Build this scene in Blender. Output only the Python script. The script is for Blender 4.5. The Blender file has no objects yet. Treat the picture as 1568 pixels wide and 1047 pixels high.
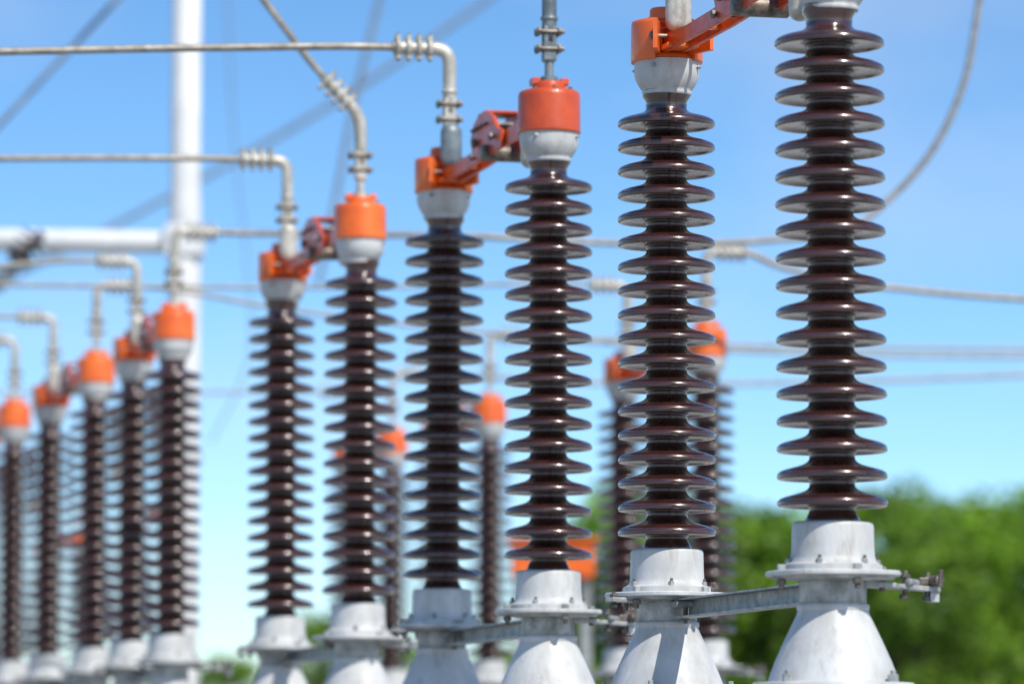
import bpy, math, random
from mathutils import Vector, Matrix, Quaternion
random.seed(7)
scene = bpy.context.scene
pi = math.pi
CAMZ = 1.7
PLZ = CAMZ + 0.46          # height of the rotating base plates

# ------------------------------------------------------------------ materials
def nt(name):
    m = bpy.data.materials.new(name); m.use_nodes = True
    t = m.node_tree; b = t.nodes['Principled BSDF']
    return m, t, b

def mat_noise(name, c1, c2, scale=8, rough=0.5, metal=0.0, bump=0.0, detail=6, coat=0.0, rough2=None, spec=0.5, lo=0.35, hi=0.65, stretch=None, stain=None, stain_amt=.6, crough=.06):
    m, t, b = nt(name)
    tc = t.nodes.new('ShaderNodeTexCoord'); mp = t.nodes.new('ShaderNodeMapping')
    if stretch: mp.inputs['Scale'].default_value = stretch
    n = t.nodes.new('ShaderNodeTexNoise'); n.inputs['Scale'].default_value = scale
    n.inputs['Detail'].default_value = detail; n.inputs['Roughness'].default_value = 0.6
    r = t.nodes.new('ShaderNodeValToRGB')
    r.color_ramp.elements[0].position = lo; r.color_ramp.elements[1].position = hi
    r.color_ramp.elements[0].color = (*c1, 1); r.color_ramp.elements[1].color = (*c2, 1)
    L = t.links.new
    oi = t.nodes.new('ShaderNodeObjectInfo'); ad = t.nodes.new('ShaderNodeVectorMath'); ad.operation = 'MULTIPLY_ADD'
    L(oi.outputs['Random'], ad.inputs[0]); ad.inputs[1].default_value = (7, 11, 5); L(tc.outputs['Object'], ad.inputs[2])
    L(ad.outputs[0], mp.inputs['Vector']); L(mp.outputs[0], n.inputs['Vector'])
    L(n.outputs['Fac'], r.inputs['Fac']); col = r.outputs['Color']
    if stain:
        n4 = t.nodes.new('ShaderNodeTexNoise'); n4.inputs['Scale'].default_value = 16; n4.inputs['Detail'].default_value = 9; n4.inputs['Roughness'].default_value = .7
        mp4 = t.nodes.new('ShaderNodeMapping'); mp4.inputs['Scale'].default_value = (1.5, 1.5, .35); L(ad.outputs[0], mp4.inputs[0]); L(mp4.outputs[0], n4.inputs['Vector'])
        mr4 = t.nodes.new('ShaderNodeMapRange'); mr4.inputs['From Min'].default_value = .54; mr4.inputs['From Max'].default_value = .72; mr4.inputs['To Max'].default_value = stain_amt
        L(n4.outputs['Fac'], mr4.inputs['Value']); mxx = t.nodes.new('ShaderNodeMixRGB'); L(mr4.outputs[0], mxx.inputs[0]); L(col, mxx.inputs[1]); mxx.inputs[2].default_value = (*stain, 1); col = mxx.outputs[0]
    L(col, b.inputs['Base Color'])
    b.inputs['Roughness'].default_value = rough; b.inputs['Metallic'].default_value = metal
    b.inputs['Specular IOR Level'].default_value = spec
    if coat: b.inputs['Coat Weight'].default_value = coat; b.inputs['Coat Roughness'].default_value = crough
    if rough2 is not None:
        mr = t.nodes.new('ShaderNodeMapRange'); mr.inputs['To Min'].default_value = rough; mr.inputs['To Max'].default_value = rough2
        mr.inputs['From Min'].default_value = .3; mr.inputs['From Max'].default_value = .7
        n2 = t.nodes.new('ShaderNodeTexNoise'); n2.inputs['Scale'].default_value = scale * 2.3
        L(mp.outputs[0], n2.inputs['Vector']); L(n2.outputs['Fac'], mr.inputs['Value']); L(mr.outputs[0], b.inputs['Roughness'])
    if bump:
        bp = t.nodes.new('ShaderNodeBump'); bp.inputs['Strength'].default_value = bump; bp.inputs['Distance'].default_value = 0.004
        n3 = t.nodes.new('ShaderNodeTexNoise'); n3.inputs['Scale'].default_value = scale * 6; n3.inputs['Detail'].default_value = 5
        L(mp.outputs[0], n3.inputs['Vector']); L(n3.outputs['Fac'], bp.inputs['Height']); L(bp.outputs[0], b.inputs['Normal'])
    return m

M = {}
M['glaze'] = mat_noise('brown_glaze', (0.024, 0.0066, 0.0048), (0.054, 0.0150, 0.0102), 14, 0.20, 0, 0.03, rough2=0.32, coat=1.0, spec=0.6, crough=.13)
M['white'] = mat_noise('white_cast_paint', (0.38, 0.38, 0.36), (0.55, 0.555, 0.54), 12, 0.42, 0, 0.3, rough2=0.6, lo=0.3, hi=0.64, stretch=(1, 1, 0.45), stain=(.20, .155, .10), stain_amt=.45)
M['galv'] = mat_noise('galvanised_steel', (0.22, 0.23, 0.22), (0.46, 0.47, 0.46), 22, 0.42, 0.4, 0.25, rough2=0.6, stain=(.16, .11, .07), stain_amt=.5)
M['orange'] = mat_noise('orange_paint', (0.68, 0.100, 0.007), (0.84, 0.160, 0.010), 9, 0.26, 0, 0.12, rough2=0.40, stain=(.36, .06, .02), stain_amt=.4, coat=.3)
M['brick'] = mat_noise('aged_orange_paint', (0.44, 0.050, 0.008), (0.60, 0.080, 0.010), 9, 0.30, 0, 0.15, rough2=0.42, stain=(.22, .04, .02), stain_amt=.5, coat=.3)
M['red'] = mat_noise('red_oxide_paint', (0.46, 0.050, 0.010), (0.66, 0.085, 0.012), 12, 0.28, 0, 0.15, rough2=0.42, stain=(.2, .03, .02), stain_amt=.5)
M['bolt'] = mat_noise('weathered_bolt', (0.07, 0.06, 0.05), (0.22, 0.19, 0.16), 40, 0.5, 0.4, 0.1)
M['cable'] = mat_noise('stranded_aluminium', (0.20, 0.18, 0.15), (0.36, 0.33, 0.28), 30, 0.5, 0.3, 0.1)
M['conn'] = mat_noise('aluminium_connector', (0.36, 0.33, 0.27), (0.58, 0.55, 0.48), 18, 0.42, 0.25, 0.2, stain=(.14, .11, .08), stain_amt=.7)
M['dconn'] = mat_noise('grey_connector', (0.10, 0.12, 0.13), (0.22, 0.26, 0.27), 18, 0.45, 0.3, 0.2)
M['mast'] = mat_noise('white_mast_paint', (0.58, 0.58, 0.56), (0.72, 0.72, 0.70), 3, 0.5, 0, 0.1)
M['conc'] = mat_noise('concrete', (0.24, 0.23, 0.21), (0.38, 0.37, 0.34), 6, 0.85, 0, 0.5)
M['bark'] = mat_noise('bark', (0.05, 0.035, 0.022), (0.13, 0.10, 0.07), 9, 0.9, 0, 0.6, stretch=(1, 1, .2))
M['wire'] = mat_noise('dark_wire', (0.12, 0.14, 0.16), (0.20, 0.22, 0.24), 9, 0.6)

def leaf_mat(name, dark, light):
    m, t, b = nt(name); L = t.links.new
    tc = t.nodes.new('ShaderNodeTexCoord'); n = t.nodes.new('ShaderNodeTexNoise')
    n.inputs['Scale'].default_value = 1.0; n.inputs['Detail'].default_value = 8
    r = t.nodes.new('ShaderNodeValToRGB'); r.color_ramp.elements[0].position = .36; r.color_ramp.elements[1].position = .64
    r.color_ramp.elements[0].color = (*dark, 1); r.color_ramp.elements[1].color = (*light, 1)
    L(tc.outputs['Object'], n.inputs['Vector']); L(n.outputs['Fac'], r.inputs['Fac'])
    oi = t.nodes.new('ShaderNodeObjectInfo'); mr = t.nodes.new('ShaderNodeMapRange'); mr.inputs['To Min'].default_value = .75; mr.inputs['To Max'].default_value = 1.3
    L(oi.outputs['Random'], mr.inputs['Value']); hs = t.nodes.new('ShaderNodeHueSaturation'); L(mr.outputs[0], hs.inputs['Value']); L(r.outputs[0], hs.inputs['Color'])
    L(hs.outputs[0], b.inputs['Base Color'])
    b.inputs['Roughness'].default_value = .55
    tr = t.nodes.new('ShaderNodeBsdfTranslucent'); mx = t.nodes.new('ShaderNodeMixShader'); mx.inputs[0].default_value = .42
    L(hs.outputs[0], tr.inputs['Color']); L(b.outputs[0], mx.inputs[1]); L(tr.outputs[0], mx.inputs[2])
    L(mx.outputs[0], t.nodes['Material Output'].inputs['Surface'])
    return m
M['leaf'] = leaf_mat('leaves', (0.058, 0.130, 0.012), (0.27, 0.45, 0.035))

# ------------------------------------------------------------------ mesh builder
class MB:
    def __init__(s): s.v = []; s.f = []; s.m = []; s.sm = []
    def add(s, vs, fs, mat, smooth=True, T=None):
        o = len(s.v)
        s.v += [tuple(T @ Vector(p)) if T else tuple(p) for p in vs]
        for f in fs: s.f.append([i + o for i in f]); s.m.append(mat); s.sm.append(smooth)
    def lathe(s, prof, mat, n=48, T=None, smooth=True, a0=0, a1=2 * pi):
        full = abs(a1 - a0 - 2 * pi) < 1e-6; k = n if full else n + 1
        vs = []
        for r, z in prof:
            for i in range(k):
                a = a0 + (a1 - a0) * i / n
                vs.append((r * math.cos(a), r * math.sin(a), z))
        fs = []
        for j in range(len(prof) - 1):
            for i in range(n):
                i2 = (i + 1) % k
                fs.append([j * k + i, j * k + i2, (j + 1) * k + i2, (j + 1) * k + i])
        s.add(vs, fs, mat, smooth, T)
    def prism(s, poly, h0, h1, mat, T=None, bev=0.0):
        n = len(poly)
        cx = sum(p[0] for p in poly) / n; cy = sum(p[1] for p in poly) / n
        def ins(p):
            dx, dy = p[0] - cx, p[1] - cy; l = math.hypot(dx, dy) or 1
            return (p[0] - dx / l * bev, p[1] - dy / l * bev)
        rings = [[(*ins(p), h0) for p in poly], [(*p, h0 + bev) for p in poly], [(*p, h1 - bev) for p in poly], [(*ins(p), h1) for p in poly]]
        vs = sum(rings, []); fs = [list(range(n))[::-1], [3 * n + i for i in range(n)]]
        for j in range(3):
            for i in range(n): fs.append([j * n + i, j * n + (i + 1) % n, (j + 1) * n + (i + 1) % n, (j + 1) * n + i])
        s.add(vs, fs, mat, False, T)
    def box(s, c, d, mat, T=None, bev=0.002, R=None):
        poly = [(-d[0] / 2, -d[1] / 2), (d[0] / 2, -d[1] / 2), (d[0] / 2, d[1] / 2), (-d[0] / 2, d[1] / 2)]
        TT = Matrix.Translation(c) @ (R if R else Matrix())
        if T: TT = T @ TT
        s.prism(poly, -d[2] / 2, d[2] / 2, mat, TT, min(bev, min(d) * .3))
    def cyl(s, p0, p1, r, mat, n=16, T=None, bev=0.0015, r1=None):
        p0 = Vector(p0); p1 = Vector(p1); d = p1 - p0; h = d.length
        q = d.to_track_quat('Z', 'Y').to_matrix().to_4x4(); TT = Matrix.Translation(p0) @ q
        if T: TT = T @ TT
        if r1 is None: r1 = r
        b = min(bev, r * .3)
        s.lathe([(0, 0), (r - b, 0), (r, b)], mat, n, TT, n > 8)
        s.lathe([(r, b), (r1, h - b)], mat, n, TT, n > 8)
        s.lathe([(r1, h - b), (r1 - b, h), (0, h)], mat, n, TT, n > 8)
    def hexbolt(s, p0, p1, r, mat, T=None):
        p0 = Vector(p0); p1 = Vector(p1); d = (p1 - p0).normalized()
        s.cyl(p0, p1, r * .5, mat, 8, T); s.cyl(p0, p0 + d * r * .9, r, mat, 6, T); s.cyl(p1 - d * r * 1.6, p1 - d * r * .7, r, mat, 6, T)
    def tube(s, pts, r, mat, n=14, T=None, lobes=0, twist=0, taper=None, caps=True):
        pts = [Vector(p) for p in pts]; k = len(pts)
        tan = [(pts[min(i + 1, k - 1)] - pts[max(i - 1, 0)]).normalized() for i in range(k)]
        u = tan[0].orthogonal().normalized(); vs = []; dist = 0
        for i in range(k):
            if i: dist += (pts[i] - pts[i - 1]).length
            u = (u - tan[i] * u.dot(tan[i])).normalized(); w = tan[i].cross(u)
            rr = r if taper is None else r * (1 - taper * i / (k - 1))
            for j in range(n):
                a = 2 * pi * j / n
                q = rr * (1 + (.10 * abs(math.cos(lobes / 2 * (a - twist * dist))) - .05 if lobes else 0))
                vs.append(pts[i] + u * q * math.cos(a) + w * q * math.sin(a))
        fs = []
        for i in range(k - 1):
            for j in range(n): fs.append([i * n + j, i * n + (j + 1) % n, (i + 1) * n + (j + 1) % n, (i + 1) * n + j])
        if caps: fs.append(list(range(n))[::-1]); fs.append([(k - 1) * n + j for j in range(n)])
        s.add(vs, fs, mat, True, T)
    def capsule(s, c, rx, ry, h, mat, T=None, n=24):
        prof = []; m = 6
        for i in range(m + 1): a = -pi / 2 + pi / 2 * i / m; prof.append((math.cos(a), -h / 2 + .9 * rx + .9 * rx * math.sin(a)))
        for i in range(m + 1): a = pi / 2 * i / m; prof.append((math.cos(a), h / 2 - .9 * rx + .9 * rx * math.sin(a)))
        TT = Matrix.Translation(c) @ Matrix.Diagonal((rx, ry, 1, 1))
        if T: TT = T @ TT
        s.lathe(prof, mat, n, TT)
    def mesh(s, name):
        me = bpy.data.meshes.new(name); me.from_pydata(s.v, [], s.f)
        used = sorted(set(s.m)); 
        for u in used: me.materials.append(M[u])
        idx = {u: i for i, u in enumerate(used)}
        me.polygons.foreach_set('material_index', [idx[a] for a in s.m])
        me.polygons.foreach_set('use_smooth', s.sm); me.update()
        return me

def link(name, me, parent=None, loc=(0, 0, 0), rot=(0, 0, 0), scale=None):
    o = bpy.data.objects.new(name, me); scene.collection.objects.link(o)
    o.location = loc; o.rotation_euler = rot
    if scale: o.scale = scale
    if parent: o.parent = parent
    return o

def crom(P, step=8):
    P = [Vector(p) for p in P]; Q = [2 * P[0] - P[1]] + P + [2 * P[-1] - P[-2]]; out = []
    for i in range(1, len(Q) - 2):
        for k in range(step):
            t = k / step; a, b, c, d = Q[i - 1], Q[i], Q[i + 1], Q[i + 2]
            l0 = (b - a).length; l1 = (c - b).length; l2 = (d - c).length
            m1 = ((c - b) / l1 * l0 + (b - a) / l0 * l1) / (l0 + l1) * l1
            m2 = ((d - c) / l2 * l1 + (c - b) / l1 * l2) / (l1 + l2) * l1
            t2 = t * t; t3 = t2 * t
            out.append((2 * t3 - 3 * t2 + 1) * b + (t3 - 2 * t2 + t) * m1 + (-2 * t3 + 3 * t2) * c + (t3 - t2) * m2)
    out.append(P[-1]); return out

# ------------------------------------------------------------------ shared parts (z = 0 at base plate)
def make_insulator():
    b = MB(); prof = [(0.066, 0.100), (0.066, 0.122), (0.060, 0.132)]
    for i in range(18):
        z = 0.161 + i * 0.0651
        prof += [(0.0550, z - .018), (0.0550, z - .012), (0.0595, z - .009), (0.0600, z - .005), (0.0575, z - .002), (0.0600, z + .0025), (0.075, z + .0035),
                 (0.098, z + .0016), (0.113, z - .0012), (0.1200, z - .0052), (0.1240, z - .0076), (0.1280, z - .0080), (0.1308, z - .0058), (0.1322, z - .0018), (0.1320, z + .0022), (0.1302, z + .0062), (0.1268, z + .0098), (0.1210, z + .0132),
                 (0.111, z + .0168), (0.096, z + .0208), (0.079, z + .0255), (0.067, z + .0295), (0.0595, z + .0345), (0.0550, z + .0405)]
    prof += [(0.0575, 1.331), (0.065, 1.341), (0.065, 1.360)]
    b.lathe(prof, 'glaze', 80)
    return b.mesh('insulator_body')

def make_base(seed):
    rnd = random.Random(seed); b = MB()
    b.lathe([(0.064, 0.1165), (0.090, 0.1170), (0.0955, 0.1140), (0.0975, 0.108), (0.0985, 0.06), (0.1000, 0.035), (0.1040, 0.022), (0.112, 0.0165), (0.118, 0.0145)], 'white', 64)
    b.lathe([(0.118, 0.0145), (0.118, 0.000)], 'white', 64)
    for i in range(6):
        a = i * pi / 3 + .35; x, y = .109 * math.cos(a), .109 * math.sin(a)
        b.cyl((x, y, .010), (x, y, .028), .0075, 'galv', 6); b.cyl((x, y, .026), (x, y, .036), .004, 'bolt', 8)
    n = 64; poly = []
    for i in range(n):
        a = 2 * pi * i / n; r = .160 + .007 * math.cos(4 * a + 1.2)
        poly.append((r * math.cos(a), r * math.sin(a)))
    b.prism(poly, -.013, 0.0, 'white', None, .003)
    b.lathe([(0.150, -.0135), (0.146, -.019), (0.10, -.022), (0.085, -.024)], 'galv', 48)
    for i in range(4):
        a = i * pi / 2 + .6 + rnd.uniform(-.1, .1); x, y = .137 * math.cos(a), .137 * math.sin(a)
        b.cyl((x, y, -.004), (x, y, .014), .011, 'galv', 6); b.cyl((x, y, -.045), (x, y, -.012), .007, 'bolt', 8); b.cyl((x, y, -.034), (x, y, -.022), .012, 'bolt', 6)
    b.lathe([(0.080, -.022), (0.080, -.074), (0.078, -.078)], 'galv', 48)
    b.lathe([(0.0775, -.076), (0.0855, -.079), (0.0865, -.084), (0.0865, -.090), (0.0845, -.094)], 'white', 48)
    b.lathe([(0.0845, -.094), (0.088, -.106), (0.101, -.132), (0.119, -.170), (0.138, -.212), (0.151, -.246), (0.156, -.262)], 'white', 64)
    b.lathe([(0.156, -.262), (0.190, -.264), (0.193, -.268), (0.193, -.282), (0.190, -.286), (0.1, -.286)], 'white', 48)
    for i in range(4):
        a = i * pi / 2 + pi / 4 + .25; x, y = .176 * math.cos(a), .176 * math.sin(a)
        b.cyl((x, y, -.268), (x, y, -.246), .013, 'galv', 6); b.cyl((x, y, -.25), (x, y, -.236), .007, 'galv', 8)
    return b.mesh('base')

def collar(b):
    b.lathe([(0.058, 1.346), (0.064, 1.344), (0.0665, 1.347), (0.0675, 1.354), (0.066, 1.358), (0.070, 1.362), (0.080, 1.378), (0.0865, 1.392), (0.0885, 1.405), (0.0885, 1.438)], 'white', 56)
    b.lathe([(0.0885, 1.438), (0.080, 1.4395), (0.02, 1.4400)], 'white', 56)
    for i in range(4):
        a = i * pi / 2 + .9; c, s_ = math.cos(a), math.sin(a)
        b.hexbolt((c * .084, s_ * .084, 1.418), (c * .101, s_ * .101, 1.418), .0065, 'galv')

def make_cap(col='orange'):
    b = MB(); collar(b)
    b.lathe([(0.080, 1.434), (0.0945, 1.432), (0.0960, 1.436), (0.0950, 1.445), (0.0940, 1.540), (0.0925, 1.551), (0.088, 1.5585), (0.078, 1.562), (0.050, 1.564), (0.030, 1.5645), (0, 1.5645)], col, 64)
    b.lathe([(0.0490, 1.560), (0.0490, 1.583), (0.046, 1.588), (0.030, 1.589), (0.0, 1.589)], col, 40)
    for sx in (-1, 1): b.box((sx * .044, 0, 1.588), (.024, .05, .022), col, bev=.004)
    for k in range(3):
        a = -pi / 2 + (k - 1) * .9; c, s_ = math.cos(a), math.sin(a)
        b.cyl((c * .070, s_ * .070, 1.558), (c * .070, s_ * .070, 1.570), .007, 'bolt', 6)
    return b.mesh('terminal_cap')

def make_fork():
    b = MB(); collar(b); g = .62
    a0 = -pi / 2 + g; a1 = -pi / 2 + 2 * pi - g
    prof = [(0.082, 1.436), (0.0965, 1.434), (0.0980, 1.438), (0.0970, 1.535), (0.0950, 1.545), (0.085, 1.548), (0.080, 1.543), (0.080, 1.436)]
    b.lathe(prof, 'orange', 44, a0=a0, a1=a1)
    for a in (a0, a1):
        R = Matrix.Rotation(a, 4, 'Z') @ Matrix.Rotation(pi / 2, 4, 'X'); b.prism(prof[::-1], -.0015, .0015, 'orange', R)
    b.lathe([(0.084, 1.4405), (0.084, 1.452), (0.0, 1.453)], 'orange', 40)
    b.prism([(-.05, .0), (.05, .0), (.055, .05), (.03, .075), (-.03, .075), (-.055, .05)], 1.545, 1.560, 'orange', None, .003)
    b.lathe([(0.040, 1.555), (0.040, 1.582), (0.036, 1.588), (0, 1.589)], 'orange', 32, Matrix.Translation((0, .025, 0)))
    for sx in (-1, 1):
        R = Matrix.Translation((sx * .049, -.085, 1.488)) @ Matrix.Rotation(sx * .36, 4, 'Z')
        b.prism([(-.006, -.085), (.006, -.085), (.006, .075), (-.006, .075)], -.040, .042, 'orange', R, .002)
    b.box((0, -.10, 1.461), (.088, .12, .012), 'orange', bev=.003)
    b.hexbolt((-.08, -.115, 1.49), (.08, -.115, 1.49), .012, 'bolt')
    return b.mesh('fork_cap')

def add_bolted_clamp(b, c, axis, up, n=4, pitch=.036, r=.022, mat='conn'):
    axis = Vector(axis).normalized(); up = Vector(up); up = (up - axis * up.dot(axis)).normalized(); side = axis.cross(up)
    c = Vector(c); L = n * pitch
    b.cyl(c - axis * L / 2, c + axis * L / 2, r * .95, mat, 18, bev=.004)
    for i in range(n):
        p = c + axis * ((i - (n - 1) / 2) * pitch)
        ring = [p + (up * math.cos(t) * (r + .007) + side * math.sin(t) * (r + .005)) for t in [2 * pi * k / 16 for k in range(17)]]
        b.tube(ring, .0085, mat, 8, caps=False)
        for sg in (-1, 1):
            q = p + up * sg * (r + .004) - side * .010
            b.cyl(q, q + up * sg * .014, .0115, mat, 6); b.cyl(q + up * sg * .013, q + up * sg * .020, .0055, 'bolt', 8)

def make_terminal(kind, direction, dark=False):
    b = MB(); y0 = -.085 if kind == 'fork' else 0.0
    mt = 'dconn' if dark else 'conn'
    dx, dz = direction
    ztop = 1.905 if kind == 'fork' else (1.925 if dz == 0 else 1.885)
    if kind == 'fork':
        b.capsule((0.0, y0 - .03, 1.575), .036, .026, .155, 'dconn' if dark == 2 else 'conn')  # dark variant: shade on the finger is put into its colour
        b.cyl((0, y0, 1.60), (0, y0, 1.66), .016, 'conn')
        zb = 1.64
    else:
        b.cyl((0, 0, 1.585), (0, 0, 1.70), .014, mt); b.cyl((0, 0, 1.588), (0, 0, 1.605), .026, mt, 20); zb = 1.66
    mt2 = 'dconn' if dark is True else 'conn'
    b.box((0, y0, zb + .045), (.038, .042, .11), mt2, bev=.006)
    for k in range(2):
        z = zb + .018 + k * .052
        for sy in (-1, 1):
            b.hexbolt((-.042, y0 + sy * .016 - .006, z + .01), (.042, y0 + sy * .016 - .006, z + .01), .0135, 'bolt')
    mt = mt2
    R = .04
    pts = [(0, y0, zb + .05), (0, y0, zb + .12), (0, y0, ztop - R * 1.3)]
    arc = []
    end = Vector((dx, 0, dz))
    p0 = Vector((0, y0, ztop - R * 1.3)); p2 = Vector((0, y0, ztop)) + end * R * 1.3; p1 = Vector((0, y0, ztop))
    for i in range(1, 11):
        t = i / 10; arc.append((1 - t) ** 2 * p0 + 2 * t * (1 - t) * p1 + t * t * p2)
    b.tube(pts + arc + [p2 + end * .03], .0225, mt, 18)
    b.lathe([(0.0215, 0), (0.0265, .002), (0.0265, .012), (0.0215, .014)], mt, 20, Matrix.Translation((0, y0, ztop - .15)))
    cc = p2 + end * .072
    add_bolted_clamp(b, cc, end, (0, 0, 1), 4, mat=mt)
    start = p2 + end * .14
    return b.mesh('cable_terminal'), start

def make_arm(L):
    b = MB(); RX = Matrix(((0, 0, 1, 0), (1, 0, 0, 0), (0, 1, 0, 0), (0, 0, 0, 1)))  # (y,z,x)
    for sx in (-1, 1):
        h = sorted((sx * .026, sx * .038))
        b.prism([(.085, 1.450), (.30 * L, 1.452), (.30 * L, 1.498), (.20 * L, 1.508), (.085, 1.515)], h[0], h[1], 'red', RX, .002)
        h = sorted((sx * .040, sx * .054))
        b.prism([(.28 * L, 1.445), (.46 * L, 1.440), (.55 * L, 1.47), (.57 * L, 1.52), (.54 * L, 1.568), (.48 * L, 1.590), (.41 * L, 1.586), (.36 * L, 1.560), (.32 * L, 1.515), (.28 * L, 1.50)], h[0], h[1], 'red', RX, .003)
        h = sorted((sx * .018, sx * .030))
        b.prism([(.44 * L, 1.458), (.62 * L, 1.452), (L - .06, 1.452), (L - .06, 1.502), (.80 * L, 1.492), (.62 * L, 1.496), (.44 * L, 1.506)], h[0], h[1], 'red', RX, .002)
    b.box((0, .47 * L, 1.588), (.10, .12, .010), 'red')
    b.box((0, .22 * L, 1.475), (.05, .03, .035), 'red'); b.box((0, .70 * L, 1.475), (.034, .03, .03), 'orange')
    b.cyl((-.075, .40 * L, 1.450), (.075, .40 * L, 1.450), .027, 'bolt', 20, bev=.004)
    b.hexbolt((-.072, .50 * L, 1.50), (.072, .50 * L, 1.50), .016, 'bolt')
    b.hexbolt((-.072, .34 * L, 1.49), (.072, .34 * L, 1.49), .013, 'bolt')
    b.hexbolt((-.045, .60 * L, 1.475), (.045, .60 * L, 1.475), .012, 'bolt')
    for k in range(5): b.cyl((-.066, (.41 + .03 * k) * L, 1.545), (.066, (.41 + .03 * k) * L, 1.545), .006, 'bolt', 8)
    b.capsule((0.0, .17 * L, 1.435), .028, .028, .15, 'conn')
    b.cyl((0, .17 * L, 1.45), (0, .17 * L, 1.52), .012, 'conn')
    return b.mesh('contact_arm')

def make_levers(L):
    b = MB()
    b.box((.035, L / 2, -.045), (.006, L - .20, .042), 'galv'); b.box((.015, L / 2, -.0215), (.046, L - .20, .005), 'galv'); b.box((.015, L / 2, -.0685), (.046, L - .20, .005), 'galv')
    for y in (.11, L - .11):
        b.box((.02, y, -.034), (.07, .075, .016), 'galv'); b.hexbolt((.02, y, .000), (.02, y, -.085), .013, 'bolt')
    R = Matrix.Translation((0, 0, -.024)) @ Matrix.Rotation(.22, 4, 'Z') @ Matrix.Rotation(.05, 4, 'Y')
    b.prism([(.05, -.045), (.15, -.040), (.17, -.024), (.285, -.022), (.295, -.010), (.295, .012), (.285, .022), (.17, .026), (.15, .042), (.05, .045)], -.006, .006, 'galv', R, .002)
    for x in (.20, .262): b.hexbolt(R @ Vector((x, 0, -.028)), R @ Vector((x, 0, .040)), .012, 'bolt')
    b.box(tuple(R @ Vector((.262, 0, .018))), (.05, .034, .018), 'bolt'); b.box(tuple(R @ Vector((.280, 0, -.018))), (.022, .03, .026), 'galv')
    b.cyl(R @ Vector((.19, -.03, .012)), R @ Vector((.28, .03, .012)), .009, 'galv')
    b.cyl(R @ Vector((.268, 0, .02)), R @ Vector((.268, -.05, .02)), .013, 'bolt', 12); b.cyl(R @ Vector((.268, -.05, .004)), R @ Vector((.268, -.05, .045)), .007, 'bolt', 8)
    R2 = Matrix.Translation((0, L, -.022)) @ Matrix.Rotation(pi + .35, 4, 'Z')
    b.prism([(.08, -.03), (.19, -.018), (.20, 0), (.19, .018), (.08, .03)], -.006, .006, 'galv', R2, .002)
    b.hexbolt(R2 @ Vector((.175, 0, -.02)), R2 @ Vector((.175, 0, .022)), .011, 'bolt')
    return b.mesh('turning_levers')

def make_support(L, h=PLZ):
    b = MB(); zt = -.286
    for sx in (-1, 1):
        b.box((sx * .105, L / 2, zt - .06), (.008, L + .62, .12), 'galv'); b.box((sx * .078, L / 2, zt - .005), (.058, L + .62, .009), 'galv'); b.box((sx * .078, L / 2, zt - .115), (.058, L + .62, .009), 'galv')
    for y in (0, L):
        b.box((0, y, zt - .125), (.30, .30, .012), 'galv')
        for sy in (-1, 1): b.box((0, y + sy * .075, (zt - .131 - h + .25) / 2), (.15, .010, h - .25 + zt - .131), 'galv')
        b.box((0, y, (zt - .131 - h + .25) / 2), (.008, .14, h - .25 + zt - .131), 'galv')
        b.box((0, y, -h + .256), (.34, .34, .016), 'galv'); b.box((0, y, -h + .115), (.5, .5, .27), 'conc', bev=.02)
        for sx in (-1, 1):
            for sy in (-1, 1): b.hexbolt((sx * .13, y + sy * .13, -h + .25), (sx * .13, y + sy * .13, -h + .31), .016, 'bolt')
    b.cyl((.16, .05, -.35), (.16, .05, -h + .9), .018, 'galv'); b.box((.16, .05, -h + .8), (.14, .12, .22), 'galv', bev=.01)
    b.box((.12, .05, -h + 1.3), (.08, .04, .03), 'galv')
    return b.mesh('steel_support')

INS = make_insulator(); BASES = [make_base(k) for k in range(3)]; CAP = make_cap(); CAPB = make_cap('brick'); FORK = make_fork()
TF_L, S_FL = make_terminal('fork', (-1, 0)); TFD_L, _ = make_terminal('fork', (-1, 0), 2)
TC_U, S_CU = make_terminal('cap', (-.707, .707)); TC_R, S_CR = make_terminal('cap', (1, 0)); TC_L, S_CL = make_terminal('cap', (-1, 0)); TCD_L, _ = make_terminal('cap', (-1, 0), True)

def switch(P, Q, tcap, tfork, k=0, cap=CAP):
    P = Vector((P[0], P[1], PLZ)); Qv = Vector((Q[0], Q[1], PLZ)); d = Qv - P; L = d.length; ang = math.atan2(-d.x, d.y)
    e = bpy.data.objects.new('disconnect_switch', None); scene.collection.objects.link(e); e.location = P; e.rotation_euler = (0, 0, ang)
    e.empty_display_size = .2
    tilt = lambda: (random.uniform(-.004, .004), random.uniform(-.004, .004), random.uniform(-.15, .15))
    for y, kind in ((0, 'cap'), (L, 'fork')):
        link('insulator', INS, e, (0, y, 0), tilt()); link('base', BASES[(k + (y > 0)) % 3], e, (0, y, 0), (0, 0, random.uniform(-.5, .5)))
        link('terminal_cap' if kind == 'cap' else 'fork_cap', cap if kind == 'cap' else FORK, e, (0, y, 0))
        t = tcap if kind == 'cap' else tfork
        if t: link('cable_terminal', t, e, (0, y, 0))
    link('contact_arm', make_arm(L), e); link('turning_levers', make_levers(L), e); link('steel_support', make_support(L), e)
    mw = Matrix.Translation(P) @ Matrix.Rotation(ang, 4, 'Z')
    return mw, L

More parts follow.
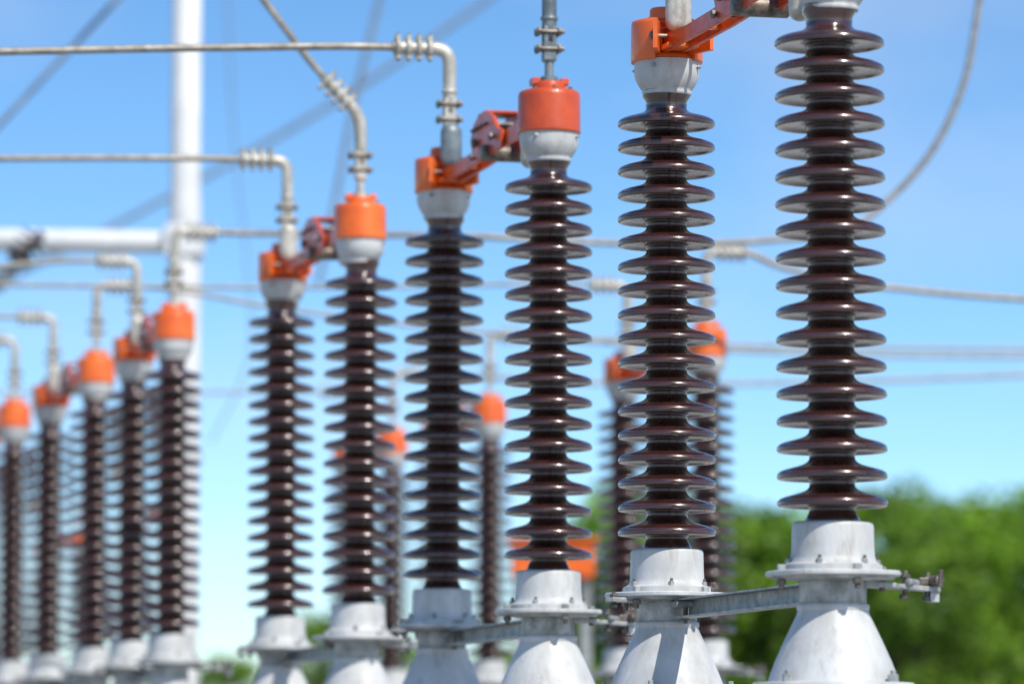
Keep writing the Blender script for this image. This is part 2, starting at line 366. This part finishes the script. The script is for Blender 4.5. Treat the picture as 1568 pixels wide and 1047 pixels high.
A = (.765, 10.88); B = (.418, 12.28); C = (.110, 13.66); D = (-.229, 15.12); E = (-.552, 16.48); F = (-.906, 17.95)
G = (-1.520, 20.44); H = (-1.795, 21.60); I = (-2.080, 22.78); J = (-2.465, 24.35); K = (-2.815, 25.8); K2 = (-3.15, 27.2)
sw = {}
sw['AB'] = switch(A, B, TC_L, TF_L, 0); sw['CD'] = switch(C, D, TCD_L, TFD_L, 1, CAPB); sw['EF'] = switch(E, F, TC_U, TF_L, 2)
sw['GH'] = switch(G, H, TC_R, TF_L, 0); sw['IJ'] = switch(I, J, TC_R, TF_L, 1); sw['KK'] = switch(K, K2, TC_L, TF_L, 2)
sw['r1'] = switch((.906, 21.2), (.553, 22.64), TC_R, TF_L, 0); sw['r2'] = switch((-.123, 25.4), (-.43, 26.7), TC_R, TF_L, 1)
sw['r3'] = switch((-.73, 27.9), (-1.05, 29.2), TC_R, TF_L, 2); sw['r4'] = switch((-2.60, 35.5), (-3.10, 37.3), TC_R, TF_L, 0)
sw['r5'] = switch((-3.75, 40.0), (-4.3, 42.2), TC_R, TF_L, 1)

# ------------------------------------------------------------------ cables
def cable(pts, r=.0125, name='power_cable', mat='cable', lobes=0, step=14, n=12):
    b = MB(); P = crom(pts, step)
    b.tube(P, r, mat, n if not lobes else 24, lobes=lobes, twist=55)
    return link(name, b.mesh(name))
def W(key, start, fork):
    mw, L = sw[key]; p = Vector(start) + (Vector((0, L, 0)) if fork else Vector())
    return mw @ p
def side_cable(key, start, fork, sgn, sag_list, r=.0125, lobes=0, step=14):
    p = W(key, start, fork); mw, L = sw[key]; d = (mw.to_3x3() @ Vector((sgn, 0, 0))).normalized()
    pts = [p - d * .12, p]
    for t, dz in sag_list: pts.append(p + d * t + Vector((0, 0, dz)))
    return cable(pts, r, lobes=lobes, step=step)
side_cable('CD', S_FL, True, -1, [(.6, -.025), (1.4, -.070), (3.0, -.14), (6.0, -.05), (12, .8)], .0125, 7, 40)
side_cable('EF', S_FL, True, -1, [(.5, -.012), (1.1, -.035), (3.0, -.08), (6.0, .05), (12, .8)], .0125, 7, 30)
side_cable('GH', S_FL, True, -1, [(.3, -.02), (.7, -.08), (2.0, -.20), (6.0, -.1), (12, .8)])
side_cable('IJ', S_FL, True, -1, [(.5, .0), (1.2, -.02), (3.0, -.03), (6.0, .05), (12, .8)])
side_cable('KK', S_CL, False, -1, [(.5, .0), (1.2, -.02), (3.0, -.03), (12, .8)])
side_cable('KK', S_FL, True, -1, [(.5, .0), (1.2, -.02), (3.0, -.03), (12, .8)])
side_cable('AB', S_FL, True, -1, [(.6, .02), (1.4, .1), (3.0, .3), (12, 1.8)])
side_cable('AB', S_CL, False, -1, [(.6, .05), (1.4, .2), (3.0, .6), (12, 2.8)])
side_cable('CD', S_CL, False, -1, [(.6, .5), (1.4, 1.2), (3.0, 2.4), (8, 5)])
p = W('EF', S_CU, False); d = (sw['EF'][0].to_3x3() @ Vector((-.707, 0, .707)))
cable([p - d * .12, p, p + d * .35 + Vector((.02, 0, .03)), p + d * 1.2 + Vector((.05, 0, .16)), p + d * 3 + Vector((0, 0, .6)), p + d * 8 + Vector((0, 0, 1.6))], .0125, lobes=7, step=24)
p = W('GH', S_CR, False)
cable([p - Vector((.12, .03, 0)), p, (-.2, 20.5, p.z - .012), (.6, 20.7, p.z - .020), (1.20, 20.8, p.z + .01), (1.55, 20.85, CAMZ + 2.45), (1.74, 20.9, CAMZ + 2.60), (1.92, 20.9, CAMZ + 2.80), (2.07, 20.9, CAMZ + 3.10), (2.15, 20.9, CAMZ + 3.48), (2.20, 20.9, CAMZ + 4.1), (2.2, 20.9, 9)], .015)
side_cable('IJ', S_CR, False, 1, [(.8, -.10), (2.0, -.20), (3.2, -.25), (4.9, -.24), (9, .0)], .011)
side_cable('r1', S_CR, False, 1, [(.14, -.05), (.40, -.11), (.85, -.155), (1.5, -.185), (5, -.1)], .016)
side_cable('r1', S_FL, True, -1, [(1.4, -.05), (5, -.1)], .010)
side_cable('r2', S_CR, False, 1, [(1, -.02), (3.2, -.0), (8, .2)], .012)
side_cable('r3', S_CR, False, 1, [(1, -.03), (2.4, -.0), (4.2, .10), (8, .3)], .015)
side_cable('r3', S_FL, True, -1, [(1, -.03), (3, -.05), (8, .3)], .010)
cable([(-6, 30, 3.13), (-3.40, 30, 5.90), (-2.66, 30, 6.71), (1.5, 30, 11.25)], .017, 'overhead_wire', 'wire')
cable([(-12, 55, 5.0), (-4.6, 55, 8.30), (-1.76, 55, 9.95), (-.11, 55, 11.1), (6, 55, 16)], .034, 'overhead_wire', 'wire')
cable([(-1.70, 40, 5.9), (-1.57, 40, 6.6), (-1.37, 40, 7.64), (-1.19, 40, 8.39), (-.8, 40, 10.6)], .024, 'overhead_wire', 'wire')
cable([(-3.3, 50, 5.2), (-2.9, 50, 6.1), (-2.92, 50, 7.2), (-3.03, 50, 8.1), (-3.2, 50, 11)], .010, 'overhead_wire', 'wire')

# ------------------------------------------------------------------ portal structure
b = MB(); X, Y = -2.09, 29.0
b.lathe([(0.112, 0), (0.106, 3.0), (0.103, 5.0), (0.095, 5.15), (0.088, 9.5), (0, 9.52)], 'mast', 28, Matrix.Translation((X, Y, .2)))
b.lathe([(0.118, 0), (0.112, 6.0), (0.095, 9.5), (0, 9.52)], 'mast', 28, Matrix.Translation((-6.2, Y, .2)))
b.cyl((-6.2, Y, 5.06), (X, Y, 5.01), .073, 'mast', 24); b.box((X, Y, 5.02), (.24, .24, .20), 'mast', bev=.01)
for x in (X, -6.2):
    b.box((x, Y, .12), (.9, .9, .3), 'conc', bev=.02); b.box((x, Y, .29), (.45, .45, .03), 'galv')
for x in (-3.9, -4.8): b.box((x, Y, 5.02), (.05, .18, .19), 'galv')
link('portal_mast', b.mesh('portal_mast'))
b = MB(); T = Matrix.Translation((-3.00, 28.65, 4.99)) @ Matrix.Rotation(.7, 4, 'Y')
b.cyl((0, 0, -.46), (0, 0, .06), .03, 'wire', 12, T)
for k in range(3): b.lathe([(0.03, k * -.06 + .02), (0.11, k * -.06), (0.13, k * -.06 - .014), (0.11, k * -.06 - .014), (0.03, k * -.06 - .02)], 'glaze', 28, T)
b.box((0, 0, -.32), (.10, .07, .16), 'dconn', T); b.box((0, 0, -.17), (.15, .10, .07), 'bolt', T)
link('suspension_insulator', b.mesh('suspension_insulator'))

b = MB(); T = Matrix.Translation((3.213, 10.205, 0))  # unseen pole, added and sized to throw shade on column D
b.lathe([(0.19, .25), (0.175, 4), (0.165, 9.9), (0.14, 10.05), (0, 10.08)], 'mast', 28, T); b.box((0, 0, .12), (.9, .9, .3), 'conc', T, .02); b.box((0, 0, .28), (.5, .5, .03), 'galv', T)
for z in (3.0, 6.4, 9.6): b.lathe([(.18, z), (.195, z + .01), (.195, z + .06), (.18, z + .07)], 'galv', 28, T)
link('added_shadow_pole', b.mesh('added_shadow_pole'))

b = MB(); T = Matrix.Translation((.27, 30, 3.03))
b.box((0, 0, 0), (.54, .35, .24), 'orange', T, .02); b.box((0, -.01, .135), (.60, .42, .025), 'orange', T, .008)
b.box((-.13, -.182, 0), (.24, .012, .20), 'orange', T, .004); b.box((.13, -.182, 0), (.24, .012, .20), 'orange', T, .004)
for x in (-.02, .02): b.box((x, -.195, 0), (.012, .02, .06), 'bolt', T)
for x in (-.22, .22): b.box((x, 0, -1.57), (.07, .07, 2.90), 'galv', T)
b.box((0, 0, -2.96), (.8, .6, .2), 'conc', T, .02); b.cyl((0, 0, .14), (0, 0, .36), .03, 'galv', 16, T)
link('orange_control_cabinet', b.mesh('cabinet'))

# ------------------------------------------------------------------ trees
def make_tree(seed, h=6.0, w=1.9, base=1.3, clumps=85, per=120, ls=.085):
    rnd = random.Random(seed); b = MB()
    tr = crom([(0, 0, -.1), (.08, .03, h * .25), (-.05, .06, h * .5), (.04, 0, h * .86)], 5); b.tube(tr, .15, 'bark', 9, taper=.85)
    cs = []
    for i in range(clumps):
        t = rnd.random() ** .8; z = base + (h - base) * t
        rad = w * math.sin(pi * min(1, max(.06, (t * .80 + .16)))) ** .65
        a = rnd.uniform(0, 2 * pi); r = rad * math.sqrt(rnd.uniform(.05, 1))
        c = Vector((r * math.cos(a), r * math.sin(a), z)); cs.append(c)
        if i % 3 == 0:
            k = tr[min(len(tr) - 1, int(len(tr) * (z / h) * .72))]
            b.tube(crom([k, (Vector(k) + c) / 2 + Vector((0, 0, -.12)), c], 3), .035, 'bark', 5, taper=.75)
    vs = []; fs = []
    for c in cs:
        R = rnd.uniform(.26, .52); n = int(per * R / .4)
        for j in range(n):
            d = Vector((rnd.gauss(0, 1), rnd.gauss(0, 1), rnd.gauss(0, .8))); d.normalize(); p = c + d * R * rnd.random() ** .45
            u = Vector((rnd.gauss(0, 1), rnd.gauss(0, 1), rnd.gauss(0, .7))).normalized(); w_ = u.orthogonal().normalized()
            w_ = (Quaternion(u, rnd.uniform(0, 6.28)) @ w_); s1 = ls * rnd.uniform(.7, 1.4); s2 = s1 * .5
            o = len(vs); vs += [p - u * s1, p + w_ * s2, p + u * s1, p - w_ * s2]; fs.append([o, o + 1, o + 2, o + 3])
    b.add(vs, fs, 'leaf', False)
    return b.mesh('tree_mesh')
TM = [make_tree(k) for k in (1, 2, 3)]
rt = random.Random(11)
spots = []
for i in range(20): spots.append((1.9 + i * 1.45 + rt.uniform(-.3, .3), 74 + rt.uniform(-1, 2), .97 * rt.uniform(.90, 1.05)))
for i in range(14): spots.append((2.6 + i * 2.1 + rt.uniform(-.4, .4), 79 + rt.uniform(-1, 2), 1.0 * rt.uniform(.92, 1.06)))
for x, y, s in [(-4.7, 110, .84), (-6.9, 112, .70), (-9, 112, .62), (-2.6, 112, .74), (-11.5, 113, .6), (-14.5, 112, .66), (-.4, 112, .72), (1.5, 108, .9), (-17.5, 112, .7), (-21, 113, .8)]: spots.append((x, y, s))
for i, (x, y, s) in enumerate(spots):
    link('deciduous_tree', TM[i % 3], None, (x, y, 0), (0, 0, rt.uniform(0, 6.28)), (s, s, s))

# ------------------------------------------------------------------ ground
def ground_mat():
    m, t, b = nt('gravel_and_grass'); L = t.links.new
    tc = t.nodes.new('ShaderNodeTexCoord'); v = t.nodes.new('ShaderNodeTexVoronoi'); v.inputs['Scale'].default_value = 28
    r = t.nodes.new('ShaderNodeValToRGB'); r.color_ramp.elements[0].color = (.22, .21, .19, 1); r.color_ramp.elements[1].color = (.50, .48, .44, 1)
    L(tc.outputs['Object'], v.inputs['Vector']); L(v.outputs['Color'], r.inputs['Fac'])
    n = t.nodes.new('ShaderNodeTexNoise'); n.inputs['Scale'].default_value = 3; n.inputs['Detail'].default_value = 10; L(tc.outputs['Object'], n.inputs['Vector'])
    r2 = t.nodes.new('ShaderNodeValToRGB'); r2.color_ramp.elements[0].color = (.06, .10, .03, 1); r2.color_ramp.elements[1].color = (.16, .20, .07, 1); L(n.outputs['Fac'], r2.inputs['Fac'])
    sp = t.nodes.new('ShaderNodeSeparateXYZ'); L(tc.outputs['Object'], sp.inputs[0])
    mr = t.nodes.new('ShaderNodeMapRange'); mr.inputs['From Min'].default_value = 68; mr.inputs['From Max'].default_value = 71; L(sp.outputs['Y'], mr.inputs['Value'])
    mx = t.nodes.new('ShaderNodeMixRGB'); L(mr.outputs[0], mx.inputs[0]); L(r.outputs[0], mx.inputs[1]); L(r2.outputs[0], mx.inputs[2]); L(mx.outputs[0], b.inputs['Base Color'])
    b.inputs['Roughness'].default_value = .9
    bp = t.nodes.new('ShaderNodeBump'); bp.inputs['Distance'].default_value = .02; L(v.outputs['Distance'], bp.inputs['Height']); L(bp.outputs[0], b.inputs['Normal'])
    return m
me = bpy.data.meshes.new('ground'); S = 3000; me.from_pydata([(-S, -S, 0), (S, -S, 0), (S, S, 0), (-S, S, 0)], [], [(0, 1, 2, 3)]); me.materials.append(ground_mat()); link('ground', me)

# ------------------------------------------------------------------ light
el = math.radians(48); az = math.radians(35)
sd = Vector((math.sin(az) * math.cos(el), -math.cos(az) * math.cos(el), math.sin(el)))
sl = bpy.data.lights.new('sun', 'SUN'); sl.energy = 5.0; sl.angle = math.radians(.53); sl.color = (1, .95, .88)
so = bpy.data.objects.new('sun', sl); scene.collection.objects.link(so); so.rotation_euler = sd.to_track_quat('Z', 'Y').to_euler(); so.location = (5, -5, 20)
w = bpy.data.worlds.new('World'); scene.world = w; w.use_nodes = True; t = w.node_tree; L = t.links.new
bg = t.nodes['Background']; sky = t.nodes.new('ShaderNodeTexSky'); sky.sky_type = 'NISHITA'; sky.sun_disc = False
sky.sun_elevation = el; sky.sun_rotation = math.atan2(sd.x, sd.y); sky.air_density = 1.0; sky.dust_density = .7; sky.ozone_density = 2.6
tc = t.nodes.new('ShaderNodeTexCoord'); n = t.nodes.new('ShaderNodeTexNoise'); mp = t.nodes.new('ShaderNodeMapping'); mp.inputs['Scale'].default_value = (5, 5, 11); mp.inputs['Location'].default_value = (.3, .2, 0)
sm = t.nodes.new('ShaderNodeMapping'); sm.inputs['Scale'].default_value = (1, 1, 2.0); L(tc.outputs['Generated'], sm.inputs[0]); L(sm.outputs[0], sky.inputs[0])
hs = t.nodes.new('ShaderNodeHueSaturation'); hs.inputs['Saturation'].default_value = 1.16; hs.inputs['Value'].default_value = 1.35; L(sky.outputs[0], hs.inputs['Color'])
tint = t.nodes.new('ShaderNodeMixRGB'); tint.blend_type = 'MULTIPLY'; tint.inputs[0].default_value = 1; tint.inputs[2].default_value = (.95, 1.09, 1.13, 1); L(hs.outputs[0], tint.inputs[1])
n.inputs['Scale'].default_value = 1.2; n.inputs['Detail'].default_value = 5
L(tc.outputs['Generated'], mp.inputs[0]); L(mp.outputs[0], n.inputs['Vector'])
cr = t.nodes.new('ShaderNodeMapRange'); cr.inputs['From Min'].default_value = .5; cr.inputs['From Max'].default_value = .85; cr.inputs['To Max'].default_value = .5; L(n.outputs['Fac'], cr.inputs['Value'])
mx = t.nodes.new('ShaderNodeMixRGB'); L(cr.outputs[0], mx.inputs[0]); L(tint.outputs[0], mx.inputs[1]); mx.inputs[2].default_value = (6.6, 6.7, 7.2, 1)
L(mx.outputs[0], bg.inputs['Color']); bg.inputs['Strength'].default_value = .135

# ------------------------------------------------------------------ camera
cd = bpy.data.cameras.new('camera'); co = bpy.data.objects.new('camera', cd); scene.collection.objects.link(co); scene.camera = co
cd.sensor_width = 36; cd.lens = 160.7; cd.clip_start = .1; cd.clip_end = 6000
co.location = (0, 0, CAMZ)
q = Quaternion((1, 0, 0), math.radians(90 + 5.28)) @ Quaternion((0, 0, 1), math.radians(.15))
co.rotation_mode = 'QUATERNION'; co.rotation_quaternion = q
cd.dof.use_dof = True; cd.dof.focus_distance = 12.0; cd.dof.aperture_fstop = 2.8
scene.view_settings.view_transform = 'Standard'; scene.view_settings.look = 'None'; scene.view_settings.exposure = 0
